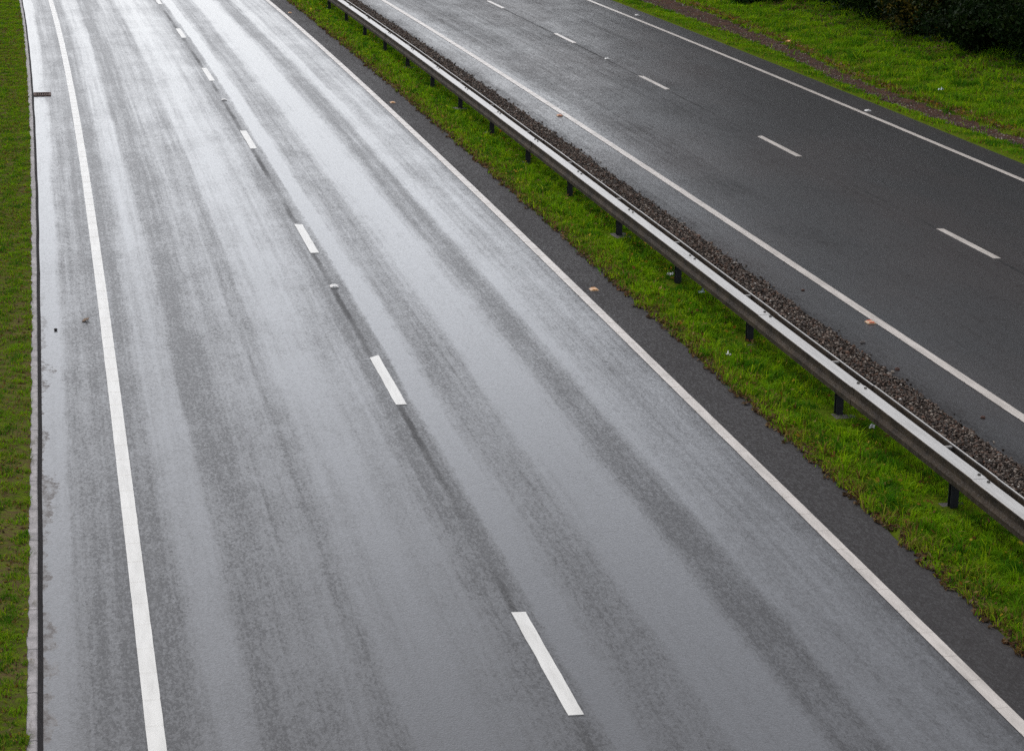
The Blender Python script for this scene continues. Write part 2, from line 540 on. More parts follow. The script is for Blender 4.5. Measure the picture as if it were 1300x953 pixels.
edge_line(.548, .155, M_PAINT, 'solid white ribbed edge line nearest the kerb on the pale wet carriageway', ribs=.535)
edge_line(7.905, .142, M_PAINT_W, 'solid white edge line between the pale wet carriageway and the dark tarmac strip', ribs=.535)
edge_line(11.91, .155, M_PAINT_W, 'solid white edge line beside the gravel on the dark carriageway', ribs=.535)
edge_line(19.155, .135, M_PAINT_W, 'solid white edge line along the tree side grass verge')


def lane_dash(o, y0, y1, mat, label, w=.14):
    n = 12
    ys = np.linspace(y0, y1, n)
    V, A = [], []
    r = np.random.default_rng(int(y0 * 100))
    for s in (-1, 1):
        oo = o + s * (w / 2) + r.normal(0, .0015, n)
        yy = ys + (r.normal(0, .015, n) if s < 0 else 0)
        yy[0] = y0 + (s < 0) * .01
        yy[-1] = y1 + r.normal(0, .04)
        for z in (.007,):
            V.append(np.stack([oo + bend(yy), yy, np.full_like(yy, z)], 1)); A.append(np.stack([oo, yy, yy * 0], 1))
    # skirt so that the thermoplastic has thickness
    Vt = np.concatenate(V); At = np.concatenate(A)
    Vb = Vt.copy(); Vb[:, 2] = .001
    a = np.arange(n - 1)
    F = [np.stack([a, a + n, a + n + 1, a + 1], 1), np.stack([a, a + 1, a + 1 + 2 * n, a + 2 * n], 1),
         np.stack([a + n, a + n + 2 * n, a + n + 1 + 2 * n, a + n + 1], 1),
         np.array([[0, 2 * n, 3 * n, n], [n - 1, 2 * n - 1, 4 * n - 1, 3 * n - 1]])]
    ob = link('lane_dash', np_mesh('lane_dash', np.concatenate([Vt, Vb]), F, road=np.concatenate([At, At])), mat)
    tag(ob, label, 'road marking', 'white lane dashes')


ordn = ['nearest', 'second nearest', 'third nearest', 'fourth nearest', 'fifth nearest', 'sixth nearest', 'farthest']
for i, (a, b) in enumerate([(15.28, 17.52), (24.23, 26.45), (32.70, 34.88), (42.36, 44.58), (52.0, 54.29), (60.55, 62.80), (69.3, 71.5)]):
    lane_dash(4.155, a, b, M_PAINT, ordn[i] + ' white lane dash on the pale wet carriageway')
for i, (a, b) in enumerate([(30.38, 32.68), (39.72, 42.24), (49.0, 51.34), (58.02, 60.27), (66.95, 69.2)]):
    lane_dash(15.54, a, b, M_PAINT_W, (['nearest', 'second nearest', 'third nearest', 'fourth nearest', 'farthest'][i]) + ' white lane dash on the dark carriageway beyond the barrier', .13)


# ------------------------------------------------------------------ bmesh shapes
def add_box(bm, c, s, rot=None, bev=0.0):
    mtx = Matrix.Translation(c) @ (rot.to_4x4() if rot is not None else Matrix.Identity(4)) @ Matrix.Diagonal((*s, 1))
    r = bmesh.ops.create_cube(bm, size=1, matrix=mtx)
    if bev:
        es = list({e for v in r['verts'] for e in v.link_edges})
        bmesh.ops.bevel(bm, geom=es, offset=bev, segments=2, affect='EDGES', profile=.5)


def bm_obj(name, bm, mat, parent=None, smooth=False):
    me = bpy.data.meshes.new(name)
    bm.to_mesh(me); bm.free()
    return link(name, me, mat, parent, smooth)


def copy_tree(o, parent=None):
    c = o.copy(); COL.objects.link(c); c.parent = parent
    for ch in list(o.children):
        copy_tree(ch, c)
    return c


# ------------------------------------------------------------------ road studs
def make_stud(mat, case):
    root = empty('road_stud', (0, 0, 0))
    bm = bmesh.new()
    # low tapered casing
    v = []
    for (hx, hy, z) in ((.066, .075, 0), (.063, .071, .012), (.046, .042, .024)):
        v.append([bm.verts.new((sx * hx, sy * hy, z)) for sx, sy in ((-1, -1), (1, -1), (1, 1), (-1, 1))])
    for a, b in zip(v, v[1:]):
        for i in range(4):
            bm.faces.new((a[i], a[(i + 1) % 4], b[(i + 1) % 4], b[i]))
    bm.faces.new(v[-1])
    bm_obj('casing', bm, case, root)
    for sy in (-1, 1):
        bm = bmesh.new()
        add_box(bm, (0, sy * .054, .020), (.080, .020, .017), bev=.004)
        bm_obj('reflector', bm, mat, root)
    return root


M_AMBERCASE = simple('faded_orange_stud_body', (.50, .33, .20), .5, .4, var=.3, scale=30).m
stud_w = make_stud(M_CLEAR, M_RUBBER); stud_a = make_stud(M_AMBER, M_AMBERCASE); stud_r = make_stud(M_RED, M_AMBERCASE)
STUDS = [(stud_w, 4.155, 30.4, 'nearest road stud between the lane dashes of the pale wet carriageway', 'white lane studs'),
         (stud_w, 4.155, 48.9, 'farther road stud between the lane dashes of the pale wet carriageway', 'white lane studs'),
         (stud_w, 15.55, 54.6, 'pale road stud between lane dashes on the dark carriageway', 'white lane studs'),
         (stud_a, 8.17, 29.5, 'nearest amber road stud on the dark tarmac strip', 'amber edge studs'),
         (stud_a, 8.16, 47.9, 'middle amber road stud on the dark tarmac strip', 'amber edge studs'),
         (stud_a, 8.15, 66.4, 'farthest amber road stud on the dark tarmac strip', 'amber edge studs'),
         (stud_r, 11.76, 26.9, 'nearer red and white road stud beside the gravel on the dark carriageway', 'red edge studs'),
         (stud_r, 11.74, 45.5, 'farther red and white road stud beside the gravel on the dark carriageway', 'red edge studs'),
         (stud_w, 19.39, 45.1, 'nearer pale road stud by the grass verge line', 'verge studs'),
         (stud_w, 19.52, 64.5, 'farther pale road stud by the grass verge line', 'verge studs')]
used = set()
for (p_, o, y, lab, grp) in STUDS:
    q = p_ if p_.name not in used else copy_tree(p_)
    used.add(p_.name)
    q.location = rp(o, y, .003)
    tag(q, lab, 'road stud', grp)

# ------------------------------------------------------------------ gully grate
gg = empty('gully_grate', rp(-.17, 50.35, 0))
tag(gg, 'rusty gully grate sunk in the road against the kerb', 'drain')
bm = bmesh.new()
for (c, s) in (((-.185, 0, .012), (.05, .50, .022)), ((.185, 0, .012), (.05, .50, .022)), ((0, .225, .012), (.32, .05, .022)), ((0, -.225, .012), (.32, .05, .022))):
    add_box(bm, c, s, bev=.004)
bm_obj('frame', bm, M_RUST, gg)
bm = bmesh.new()
for i in range(7):
    add_box(bm, (-.135 + i * .045, 0, .008), (.018, .396, .014))
bm_obj('bars', bm, M_RUST, gg)
bm = bmesh.new(); add_box(bm, (0, 0, .0025), (.318, .398, .002)); bm_obj('sump_shade', bm, M_BLACK, gg)  # flat black plate painting the shade below the bars

# ------------------------------------------------------------------ crash barrier
bar = empty('crash_barrier', rp(9.6, 19.38, 0))
tag(bar, 'long steel box beam crash barrier on dark posts along the central reservation', 'crash barrier')
bar_loc = bar.location.copy()
POST_Y = [19.38 + 3.42 * i for i in range(-3, 20)]

# open box beam section, (offset from 9.6, z); grime per edge, doubling as painted shade inside the slot
SECTION = [(.040, .348), (-.100, .348), (-.130, .364), (-.138, .430), (-.100, .480), (-.102, .560), (-.134, .585), (-.130, .598), (-.114, .603), (.040, .603), (.045, .598),
           (.040, .520), (.040, .390), (.130, .390), (.146, .520), (.150, .590), (.153, .602), (.172, .602), (.177, .594), (.168, .500), (.190, .425), (.182, .364), (.150, .348)]
GRIME_SHADE = [1, 1, 1, 1, 1, 1, 1, .25, 0, 0, .3, 1, 1, 1, 1, .9, 0, 0, .5, 1, 1, 1, 1]


def beam(y0, y1, jit):
    n = len(SECTION)
    p0, p1 = rp(9.6, y0), rp(9.6, y1)
    V = []; G = []
    for i in range(n):                   # split at every corner so that grime and shading stay crisp per face
        for j in (i, (i + 1) % n):
            o, z = SECTION[j]
            for P in (p0, p1):
                V.append((P.x + o + jit[0] - bar_loc.x, P.y - bar_loc.y, z + jit[1])); G.append(GRIME_SHADE[i])
    F = np.array([(4 * i, 4 * i + 1, 4 * i + 3, 4 * i + 2) for i in range(n)])
    me = np_mesh('beam', np.array(V), [F])
    a = me.attributes.new('grime', 'FLOAT', 'POINT'); a.data.foreach_set('value', G)  # side grime, plus shade painted on the slot walls
    return link('beam', me, M_STEEL, bar)


JOINT = [y - .68 for y in POST_Y]
for i in range(len(JOINT) - 1):
    beam(JOINT[i] + .001, JOINT[i + 1] - .001, (random.gauss(0, .0025), random.gauss(0, .002)))
beam(JOINT[-1] + .001, 140, (0, 0))
beam(-8, JOINT[0] - .001, (0, 0))

bm = bmesh.new()
for s in (-1, 1):
    add_box(bm, (0, s * .033, .18), (.096, .008, .42))
add_box(bm, (0, 0, .18), (.010, .058, .42))
post0 = bm_obj('post', bm, M_POST, bar)
bm = bmesh.new()
add_box(bm, (.02, .0, -.008), (.30, .36, .06), bev=.012)
foot0 = bm_obj('footing', bm, M_PAD, post0)
bm = bmesh.new()
bmesh.ops.create_cone(bm, cap_ends=True, segments=10, radius1=.021, radius2=.017, depth=.020, matrix=Matrix.Translation((0, 0, .611)))
bolt0 = bm_obj('bolt', bm, M_BOLT, bar)
bolt1 = bolt0.copy(); COL.objects.link(bolt1)
bm = bmesh.new()
add_box(bm, (.090, 0, .585), (.100, .05, .022), bev=.004)
br0 = bm_obj('bracket', bm, M_STEEL, bar)
ba = br0.data.attributes.new('grime', 'FLOAT', 'POINT'); ba.data.foreach_set('value', [.55] * len(br0.data.vertices))
first = True
for y in POST_Y:
    loc = rp(9.6, y) - bar_loc
    objs = []
    for src, dy in ((post0, 0), (bolt0, -.57), (bolt1, -.80), (br0, .42)):
        c = src if first else src.copy()
        if not first:
            COL.objects.link(c); c.parent = bar
        l2 = rp(9.6, y + dy) - bar_loc
        c.location = l2
        objs.append(c)
    if first:
        f = foot0
    else:
        f = foot0.copy(); COL.objects.link(f)
    f.parent = objs[0]
    f.location = (random.uniform(-.02, .03), random.uniform(-.05, .08), random.uniform(-.012, .006))
    f.rotation_euler = (random.gauss(0, .03), random.gauss(0, .03), random.gauss(0, .12))
    first = False


# ------------------------------------------------------------------ grass
def blades(name, x, y, z, h, w, tint, label, cat, lean=.9):
    n = len(x)
    a = rng.uniform(0, 2 * np.pi, n)
    ld = smooth_noise(x, y, 301, .45) * 3.0 + smooth_noise(x, y, 302, .16) * 1.6 + rng.normal(0, .55, n); ll = np.abs(rng.normal(lean * .7, lean * .5, n)) * h
    dx, dy = np.cos(a) * w / 2, np.sin(a) * w / 2
    lx, ly = np.cos(ld) * ll, np.sin(ld) * ll
    V = np.empty((n, 5, 3))
    V[:, 0] = np.stack([x - dx, y - dy, z], 1)
    V[:, 1] = np.stack([x + dx, y + dy, z], 1)
    V[:, 2] = np.stack([x + dx * .8 + lx * .35, y + dy * .8 + ly * .35, z + h * .6], 1)
    V[:, 3] = np.stack([x - dx * .8 + lx * .35, y - dy * .8 + ly * .35, z + h * .6], 1)
    V[:, 4] = np.stack([x + lx, y + ly, z + h * (1 - .25 * np.minimum(ll / h, 1.5))], 1)
    b = np.arange(n)[:, None] * 5
    Q = b + np.array([[0, 1, 2, 3]]); T = b + np.array([[3, 2, 4]])
    t = np.repeat(tint[:, None, :], 5, 1).reshape(-1, 3)
    ob = link(name, np_mesh(name, V.reshape(-1, 3), [Q, T], tint=t), M_GRASS)
    tag(ob, label, cat, kind='stuff')
    return ob


GREEN = np.array([.190, .360, .006]); DEEP = np.array([.055, .170, .006]); LIME = np.array([.26, .38, .008]); STRAW = np.array([.24, .17, .05]); BROWN = np.array([.13, .065, .022])


def grass_tint(x, y, seed, dry):
    """dry: 0..1 array, share of yellow and brown blades"""
    n = len(x)
    c = smooth_noise(x, y, seed, .9) * .5 + .5 + smooth_noise(x, y, seed + 1, .25) * .25
    c = np.clip(c, 0, 1)[:, None]
    t = DEEP * (1 - c) + GREEN * c
    r = rng.random(n)
    lm = np.clip(smooth_noise(x, y, seed + 2, .5) * .34 + .18, .03, .6)
    t = np.where((r < lm)[:, None], LIME, t)
    d = rng.random(n)
    t = np.where((d < dry * .6)[:, None], LIME * .55 + STRAW * .45, t)
    t = np.where((d < dry * .42)[:, None], STRAW, t)
    t = np.where((d < dry * .18)[:, None], BROWN, t)
    return t * rng.uniform(.85, 1.15, (n, 1))


# central reservation: denser near the camera
def sample(n, o0, o1, y0, y1, near=0.0):
    u = rng.random(n)
    y = y0 + (y1 - y0) * (u ** (1 + near))
    return rng.uniform(o0, o1, n), y


o, y = sample(170000, 8.52, 10.06, 12.5, 76, .55)
edge = 8.62 + .04 * smooth_noise(y, y * 0, 21, .55) + .045 * smooth_noise(y, y * 0, 22, .17) + .03 * smooth_noise(y, y * 0, 23, .06)
cl = smooth_noise(o, y, 31, .5)
bare = np.exp(-((o - edge) / (.17 + .07 * smooth_noise(y, y * 0, 25, 1.4))) ** 2)
keep = (o > edge - .03) & (rng.random(len(o)) < np.clip(1.05 - .55 * bare + .25 * cl, .12, 1)) & (o < 10.0 + .05 * cl)
o, y, cl, bare = o[keep], y[keep], cl[keep], bare[keep]
far_f = np.clip((y - 14) / 55, 0, 1)
tuft = np.clip(smooth_noise(o, y, 33, .28) - .35, 0, 1)
h = (.066 + .036 * np.clip(cl, -1, 1) + .11 * tuft) * rng.uniform(.55, 1.6, len(o)) * (1 - .35 * bare)
h = np.maximum(h, .02)
pd = np.abs((y - 19.38 + 1.71) % 3.42 - 1.71)
nearpost = np.exp(-((o - 9.52) / .30) ** 2 - (pd / .42) ** 2)       # thin turf on and around the concrete footings
h = h * (1 - .86 * nearpost) * (1 - .35 * np.clip((o - 9.3) / .3, 0, 1))
w = rng.uniform(.008, .014, len(o)) * (1 + 1.2 * far_f)
dry = np.clip(.06 + .85 * bare + .42 * np.exp(-((o - 8.86) / .19) ** 2) * (smooth_noise(o, y, 44, .8) > -.35), 0, 1)
blades('grass', o + bend(y), y, np.full(len(o), .015), h, w, grass_tint(o, y, 51, dry), 'rough green grass of the central reservation under the barrier', 'grass')

# autumn leaves and dead bits caught in the grass and along its edges: too many to count
def litter_quads(name, o, y, z, size, pal, label):
    n = len(o)
    a = rng.normal(size=(n, 3)) * np.array([.45, .45, 1]); a /= np.linalg.norm(a, axis=1)[:, None]
    b = np.cross(a, rng.normal(size=(n, 3))); b /= np.linalg.norm(b, axis=1)[:, None]
    c = np.cross(a, b)
    p = np.stack([o + bend(y), y, z], 1); s_ = (size * rng.uniform(.5, 1.5, n))[:, None]
    V = np.stack([p - b * s_, p + c * s_ * .55, p + b * s_, p - c * s_ * .55], 1)
    t = pal[rng.integers(0, len(pal), n)] * rng.uniform(.6, 1.3, (n, 1))
    ob = link(name, np_mesh(name, V.reshape(-1, 3), [np.arange(n * 4).reshape(n, 4)], tint=np.repeat(t, 4, 0)), M_GRASS)
    tag(ob, label, 'leaf litter', kind='stuff')


AUT = np.array([(.34, .16, .02), (.42, .28, .03), (.20, .09, .03), (.28, .20, .07), (.45, .33, .04), (.14, .07, .03)])
DEAD = np.array([(.09, .055, .030), (.14, .09, .05), (.06, .040, .024), (.20, .14, .08), (.17, .08, .035)])
y = 13 + 63 * rng.random(9000) ** 1.4
e_ = 8.62 + .04 * smooth_noise(y, y * 0, 21, .55) + .045 * smooth_noise(y, y * 0, 22, .17)
o = e_ + np.abs(rng.normal(0, .10, len(y))) - .035
litter_quads('leaf_litter', o, y, rng.uniform(.012, .035, len(y)), .020 * (1 + y / 60), DEAD, 'dead brown leaf bits along the edge of the reservation grass')
o, y = sample(2600, 8.68, 9.95, 13, 74, .5)
k_ = (smooth_noise(o, y, 61, .7) + .5 * np.exp(-((o - 8.9) / .2) ** 2)) > .25
o, y = o[k_], y[k_]
litter_quads('leaf_litter', o, y, rng.uniform(.05, .10, len(y)), .022 * (1 + y / 60), AUT, 'yellow and orange leaves scattered through the reservation grass')
y = rng.uniform(34, 78, 5000); o = np.interp(y, DY, DHI) + .10 + np.abs(rng.normal(0, .16, len(y)))
litter_quads('leaf_litter', o, y, verge_z(o, y) + rng.uniform(.03, .08, len(y)), .034, np.concatenate([AUT * .7, DEAD * 1.6]), 'rusty dead grass and leaves along the upper edge of the drain strip')
y = rng.uniform(46, 74, 4500); o = rng.normal(25.2, .6, len(y))
litter_quads('leaf_litter', o, y, verge_z(o, y) + rng.uniform(.03, .09, len(y)), .034, DEAD, 'brown leaf litter on the bank at the foot of the dark shrubs')
o, y = sample(5000, -1.9, -.52, 13.5, 72, .4)
litter_quads('leaf_litter', o, y, np.full(len(y), .105) + np.clip(-(o + .55) * .05, 0, 1), .014 * (1 + y / 40), np.concatenate([AUT * .6, DEAD]), 'brown bits scattered in the mossy grass beside the kerb')

# kerb-side verge: thin, mossy, with bare brown patches
o, y = sample(120000, -1.5, -.49, 13.5, 78, .35)
edge = -.515 + .022 * smooth_noise(y, y * 0, 71, .45) + .014 * smooth_noise(y, y * 0, 72, .15)
cl = smooth_noise(o, y, 73, .35)
keep = (o < edge) & (rng.random(len(o)) < np.clip(.62 + .75 * cl + np.clip((y - 26) / 25, 0, .4), .06, 1))
o, y, cl = o[keep], y[keep], cl[keep]
far_f = np.clip((y - 14) / 55, 0, 1)
h = (.04 + .018 * np.clip(cl, -1, 1)) * rng.uniform(.6, 1.4, len(o))
dry = np.clip(.25 + .35 * (smooth_noise(o, y, 75, 2.5) > .1) - .15 * cl, .03, .9)
blades('grass', o + bend(y), y, np.full(len(o), .092) + np.clip(-(o + .55) * .05, 0, 1), h, rng.uniform(.006, .010, len(o)) * (1 + 1.4 * far_f), grass_tint(o, y, 76, dry) * .85,
       'short mossy grass with bare brown patches beside the kerb', 'grass')

# tree side verge
o, y = sample(230000, 20.0, 29.0, 33, 80, 0)
dlo, dhi = np.interp(y, DY, DLO), np.interp(y, DY, DHI)
edge = 20.04 + .06 * smooth_noise(y, y * 0, 81, .8) + .03 * smooth_noise(y, y * 0, 82, .25)
cl = smooth_noise(o, y, 83, 1.2)
wob = .10 * smooth_noise(o, y, 84, .8)
ind = (o > dlo + .0 + wob) & (o < dhi - .02 + wob)
keep = (o > edge) & (~ind | (rng.random(len(o)) < .015)) & (rng.random(len(o)) < np.clip(.85 + .4 * cl, .45, 1))
o, y, cl, dhi, dlo = o[keep], y[keep], cl[keep], dhi[keep], dlo[keep]
up = np.exp(-((o - dhi - .12) / .16) ** 2)
lowside = np.exp(-((o - edge[keep]) / .12) ** 2)
h = (.080 + .045 * np.clip(cl, -1, 1) + .12 * np.clip(smooth_noise(o, y, 88, .55) - .4, 0, 1)) * rng.uniform(.6, 1.6, len(o))
h = np.where(o < dlo + .1, h * .55, h)
dry = np.clip(.05 + .7 * up + .4 * lowside + .30 * (smooth_noise(o, y, 86, 2.2) > .75), 0, .95)
blades('grass', o + bend(y), y, verge_z(o, y) - .005, h, rng.uniform(.016, .030, len(o)), grass_tint(o * .45, y * .45, 87, dry),
       'long green grass on the verge bank below the dark trees', 'grass', lean=1.0)


# ------------------------------------------------------------------ gravel
def icos():
    bm = bmesh.new(); bmesh.ops.create_icosphere(bm, subdivisions=1, radius=1)
    bm.verts.ensure_lookup_table()
    v = np.array([x.co[:] for x in bm.verts]); f = np.array([[q.index for q in fc.verts] for fc in bm.faces]); bm.free()
    return v, f


IV, IF = icos()


def stones(name, x, y, z, size, tint, label):
    n = len(x)
    V = IV[None] * rng.uniform(.72, 1.2, (n, len(IV), 1)) * rng.uniform(.6, 1.2, (n, 1, 3)) * size[:, None, None]
    q = rng.normal(size=(n, 4)); q /= np.linalg.norm(q, axis=1)[:, None]
    w_, a, b, c = q.T
    Rm = np.stack([1 - 2 * (b * b + c * c), 2 * (a * b - c * w_), 2 * (a * c + b * w_), 2 * (a * b + c * w_), 1 - 2 * (a * a + c * c), 2 * (b * c - a * w_),
                   2 * (a * c - b * w_), 2 * (b * c + a * w_), 1 - 2 * (a * a + b * b)], 1).reshape(n, 3, 3)
    V = np.einsum('nij,nkj->nki', Rm, V) + np.stack([x, y, z], 1)[:, None, :]
    F = (np.arange(n)[:, None, None] * len(IV) + IF[None]).reshape(-1, 3)
    t = np.repeat(tint[:, None], len(IV), 1).reshape(-1, 3)
    ob = link(name, np_mesh(name, V.reshape(-1, 3), [F], tint=t), M_STONE)
    tag(ob, label, 'gravel', kind='stuff')


def stone_tint(n, dark=1.0):
    pal = np.array([(.078, .054, .041), (.042, .032, .026), (.14, .110, .090), (.115, .066, .045), (.24, .20, .165), (.022, .016, .013), (.45, .42, .38)])
    i = rng.choice(len(pal), n, p=[.26, .23, .17, .13, .08, .12, .01])
    return pal[i] * rng.uniform(.7, 1.3, (n, 1)) * dark


o, y = sample(70000, 9.96, 11.16, 14, 76, .45)
edge = 11.0 + .035 * smooth_noise(y, y * 0, 91, .5) + .02 * smooth_noise(y, y * 0, 92, .12)
keep = (o < edge) | ((rng.random(len(o)) < .05) & (o < edge + .10))
o, y = o[keep], y[keep]
zz = .014 + .022 * np.clip((11.0 - o) / .35, 0, 1) * (1 + .5 * smooth_noise(o, y, 93, .6)) + rng.uniform(-.012, .012, len(o))
zz = np.where(o > 10.98, .012, zz)
stones('gravel', o + bend(y), y, zz, rng.uniform(.009, .025, len(o)) * (1 + .5 * (rng.random(len(o)) < .06)), stone_tint(len(o)),
       'brown gravel bank between the barrier and the dark carriageway')

y = rng.uniform(33, 78, 9000)
dlo, dhi = np.interp(y, DY, DLO), np.interp(y, DY, DHI)
o = rng.uniform(dlo - .05, dhi + .02) + .10 * smooth_noise(dlo, y, 84, .8)
keep = smooth_noise(o, y, 95, 1.3) + rng.normal(0, .4, len(o)) > -.9
o, y = o[keep], y[keep]
stones('gravel', o + bend(y), y, verge_z(o, y) + .012, rng.uniform(.012, .032, len(o)), stone_tint(len(o), 1.1),
       'scattered brown stones lying on the worn drain strip in the verge')


# ------------------------------------------------------------------ loose small things
def lump(name, loc, size, mat, label, cat, group=None, seed=0, flat_=1.0):
    bm = bmesh.new(); bmesh.ops.create_icosphere(bm, subdivisions=2, radius=1)
    r = random.Random(seed)
    for v in bm.verts:
        v.co *= r.uniform(.78, 1.18)
        v.co.x *= size[0]; v.co.y *= size[1]; v.co.z *= size[2]
    ob = bm_obj(name, bm, mat)
    ob.location = loc; ob.rotation_euler = (0, 0, r.uniform(0, 6.28))
    tag(ob, label, cat, group)
    return ob


def crumple(name, loc, sx, sy, mat, label, cat, seed, group=None, amp=.35):
    bm = bmesh.new(); bmesh.ops.create_grid(bm, x_segments=6, y_segments=6, size=.5)
    r = random.Random(seed)
    for v in bm.verts:
        v.co = Vector((v.co.x * sx + r.gauss(0, sx * .06), v.co.y * sy + r.gauss(0, sy * .06), abs(r.gauss(0, 1)) * amp * min(sx, sy) + .012))
    bmesh.ops.solidify(bm, geom=bm.faces[:], thickness=.002)
    ob = bm_obj(name, bm, mat, smooth=True)
    ob.location = loc; ob.rotation_euler = (r.gauss(0, .2), r.gauss(0, .2), r.uniform(0, 6))
    tag(ob, label, cat, group)
    return ob


crumple('litter', rp(9.69, 28.7, .08), .13, .07, M_LITTER2, 'bluish scrap of litter in the grass close under the barrier', 'litter', 2)
crumple('litter', rp(9.72, 22.0, .08), .10, .06, M_LITTER, 'white scrap of litter in the grass under the near barrier', 'litter', 3)
crumple('litter', rp(9.00, 25.4, .06), .06, .06, M_LITTER, 'small white scrap of litter at the middle of the reservation grass', 'litter', 4)
crumple('litter', rp(9.55, 29.9, .08), .08, .07, M_LITTER, 'tiny white scrap of litter beside a barrier post', 'litter', 5)
crumple('litter', rp(22.19, 47.0, .14), .17, .09, M_LITTER2, 'pale bluish litter lying on the tree side verge', 'litter', 6)
crumple('litter', rp(21.8, 56.7, .10), .15, .10, M_AMBER, 'small yellowish litter beside the stony drain strip', 'litter', 7)
crumple('fallen_leaf', rp(.27, 29.05, .006), .15, .09, M_DEADLEAF, 'brown dead leaf on the wet road left of the white line', 'leaf', 8, amp=.06)
lump('clod', rp(-.17, 28.6, .012), (.025, .03, .018), M_KERBFACE, 'dark clod of dirt on the wet road near the kerb', 'dirt clod', seed=4)
for i, (o, y, s, lab) in enumerate([(11.17, 24.55, .045, 'dark loose stone on the tarmac just off the gravel'), (11.40, 22.35, .035, 'rounded brown stone lying alone on the tarmac between gravel and line'),
                                    (11.45, 28.9, .030, 'small dark stone on the tarmac beyond the gravel bank'), (11.22, 25.9, .05, 'flat pale stone at the ragged edge of the gravel bank')]):
    lump('stone', rp(o, y, .012), (s, s * .8, s * .55), M_PAD if i == 3 else M_RUST, lab, 'stone', 'loose stones on the tarmac', seed=20 + i)
bm = bmesh.new()
add_box(bm, (0, 0, .012), (.012, .36, .012), bev=.004)
tw = bm_obj('twig', bm, M_DEADLEAF); tw.location = rp(8.74, 18.1, .03); tw.rotation_euler = (R(4), 0, R(-9))
tag(tw, 'straw coloured twig lying at the edge of the reservation grass', 'twig')


# ------------------------------------------------------------------ trees and shrubs
def tube(pts, rad, seg=7):
    V, F = [], []
    for i, p in enumerate(pts):
        d = (pts[min(i + 1, len(pts) - 1)] - pts[max(i - 1, 0)]).normalized()
        u = d.cross(Vector((.3, .95, .1))).normalized(); w_ = d.cross(u)
        for s in range(seg):
            a = 2 * math.pi * s / seg
            V.append(p + (u * math.cos(a) + w_ * math.sin(a)) * rad[i])
    for i in range(len(pts) - 1):
        for s in range(seg):
            F.append((i * seg + s, i * seg + (s + 1) % seg, (i + 1) * seg + (s + 1) % seg, (i + 1) * seg + s))
    return V, F


def leaves_mesh(name, cen, per, spread, size, cols, r):
    """cen (n,3) clump centres; per leaves each; cols palette"""
    n = len(cen) * per
    c = np.repeat(cen, per, 0) + r.normal(0, 1, (n, 3)) * spread * np.array([1, 1, .7])
    a = r.normal(size=(n, 3)); a /= np.linalg.norm(a, axis=1)[:, None]
    b = np.cross(a, r.normal(size=(n, 3))); b /= np.linalg.norm(b, axis=1)[:, None]
    s = (size * r.uniform(.6, 1.4, n))[:, None]
    V = np.stack([c - a * s, c + b * s * .45, c + a * s, c - b * s * .45], 1)
    F = np.arange(n * 4).reshape(n, 4)
    ci = cols[r.integers(0, len(cols), len(cen))]
    t = np.repeat(ci, per, 0) * r.uniform(.6, 1.4, (n, 1))
    return np_mesh(name, V.reshape(-1, 3), [F], tint=np.repeat(t, 4, 0))


DARK = np.array([(.009, .022, .005), (.012, .027, .005), (.007, .018, .005), (.017, .030, .005)])
OLIVE = np.array([(.04, .042, .006), (.085, .065, .008), (.012, .022, .005), (.010, .018, .005), (.014, .022, .005), (.010, .020, .004)])


def tree_parts(seed, H, low=1.2):
    r = np.random.default_rng(seed); rr = random.Random(seed)
    V, F = [], []
    lean = Vector((rr.uniform(-.6, .1), rr.uniform(-.3, .3), 0))
    tp = [Vector((0, 0, -.2)) + lean * t * t + Vector((0, 0, H * .85 * t)) for t in np.linspace(0, 1, 9)]
    v, f = tube(tp, [.26 * (1 - .88 * t) + .02 for t in np.linspace(0, 1, 9)], 9)
    V += v; F += f
    cen = []
    for i in range(22):
        t = rr.uniform(.10, .95)
        b = lean * t * t + Vector((0, 0, H * .85 * t))
        a = i * 2.4 + rr.uniform(-.4, .4)
        L = (3.0 * (1 - .55 * t) + .6) * rr.uniform(.7, 1.15)
        d = Vector((math.cos(a), math.sin(a), rr.uniform(-.12, .45)))
        pts = [b + d * L * s + Vector((0, 0, .35 * s * s * rr.uniform(-.6, 1.2))) for s in np.linspace(0, 1, 5)]
        k = len(V)
        v, f = tube(pts, [.075 * (1 - t * .5) * (1 - .85 * s) + .008 for s in np.linspace(0, 1, 5)], 5)
        V += v; F += [tuple(q + k for q in x) for x in f]
        for s in np.linspace(.3, 1.08, 9):
            p = b + d * L * s
            for _ in range(3):
                cen.append((p.x + rr.gauss(0, .45), p.y + rr.gauss(0, .45), max(low, p.z + rr.gauss(.1, .4))))
    trunk = np_mesh('trunk', np.array([q[:] for q in V]), [np.array(F)], smooth=True)
    trunk.materials.append(M_BARK)
    crown = leaves_mesh('crown', np.array(cen), 17, .30, .14, DARK, r)
    crown.materials.append(M_LEAF)
    return trunk, crown


variants = [tree_parts(101, 13.5), tree_parts(102, 15.5), tree_parts(103, 12.0)]


def tree(o, y, v, rz, s, label, group):
    t = empty('tree', (o + float(bend(y)), y, float(verge_z(np.array([o]), np.array([y]))[0])), rz)
    t.scale = (s, s, s)
    tag(t, label, 'tree', group)
    link('trunk', variants[v][0], None, t)
    link('crown', variants[v][1], None, t)
    return t


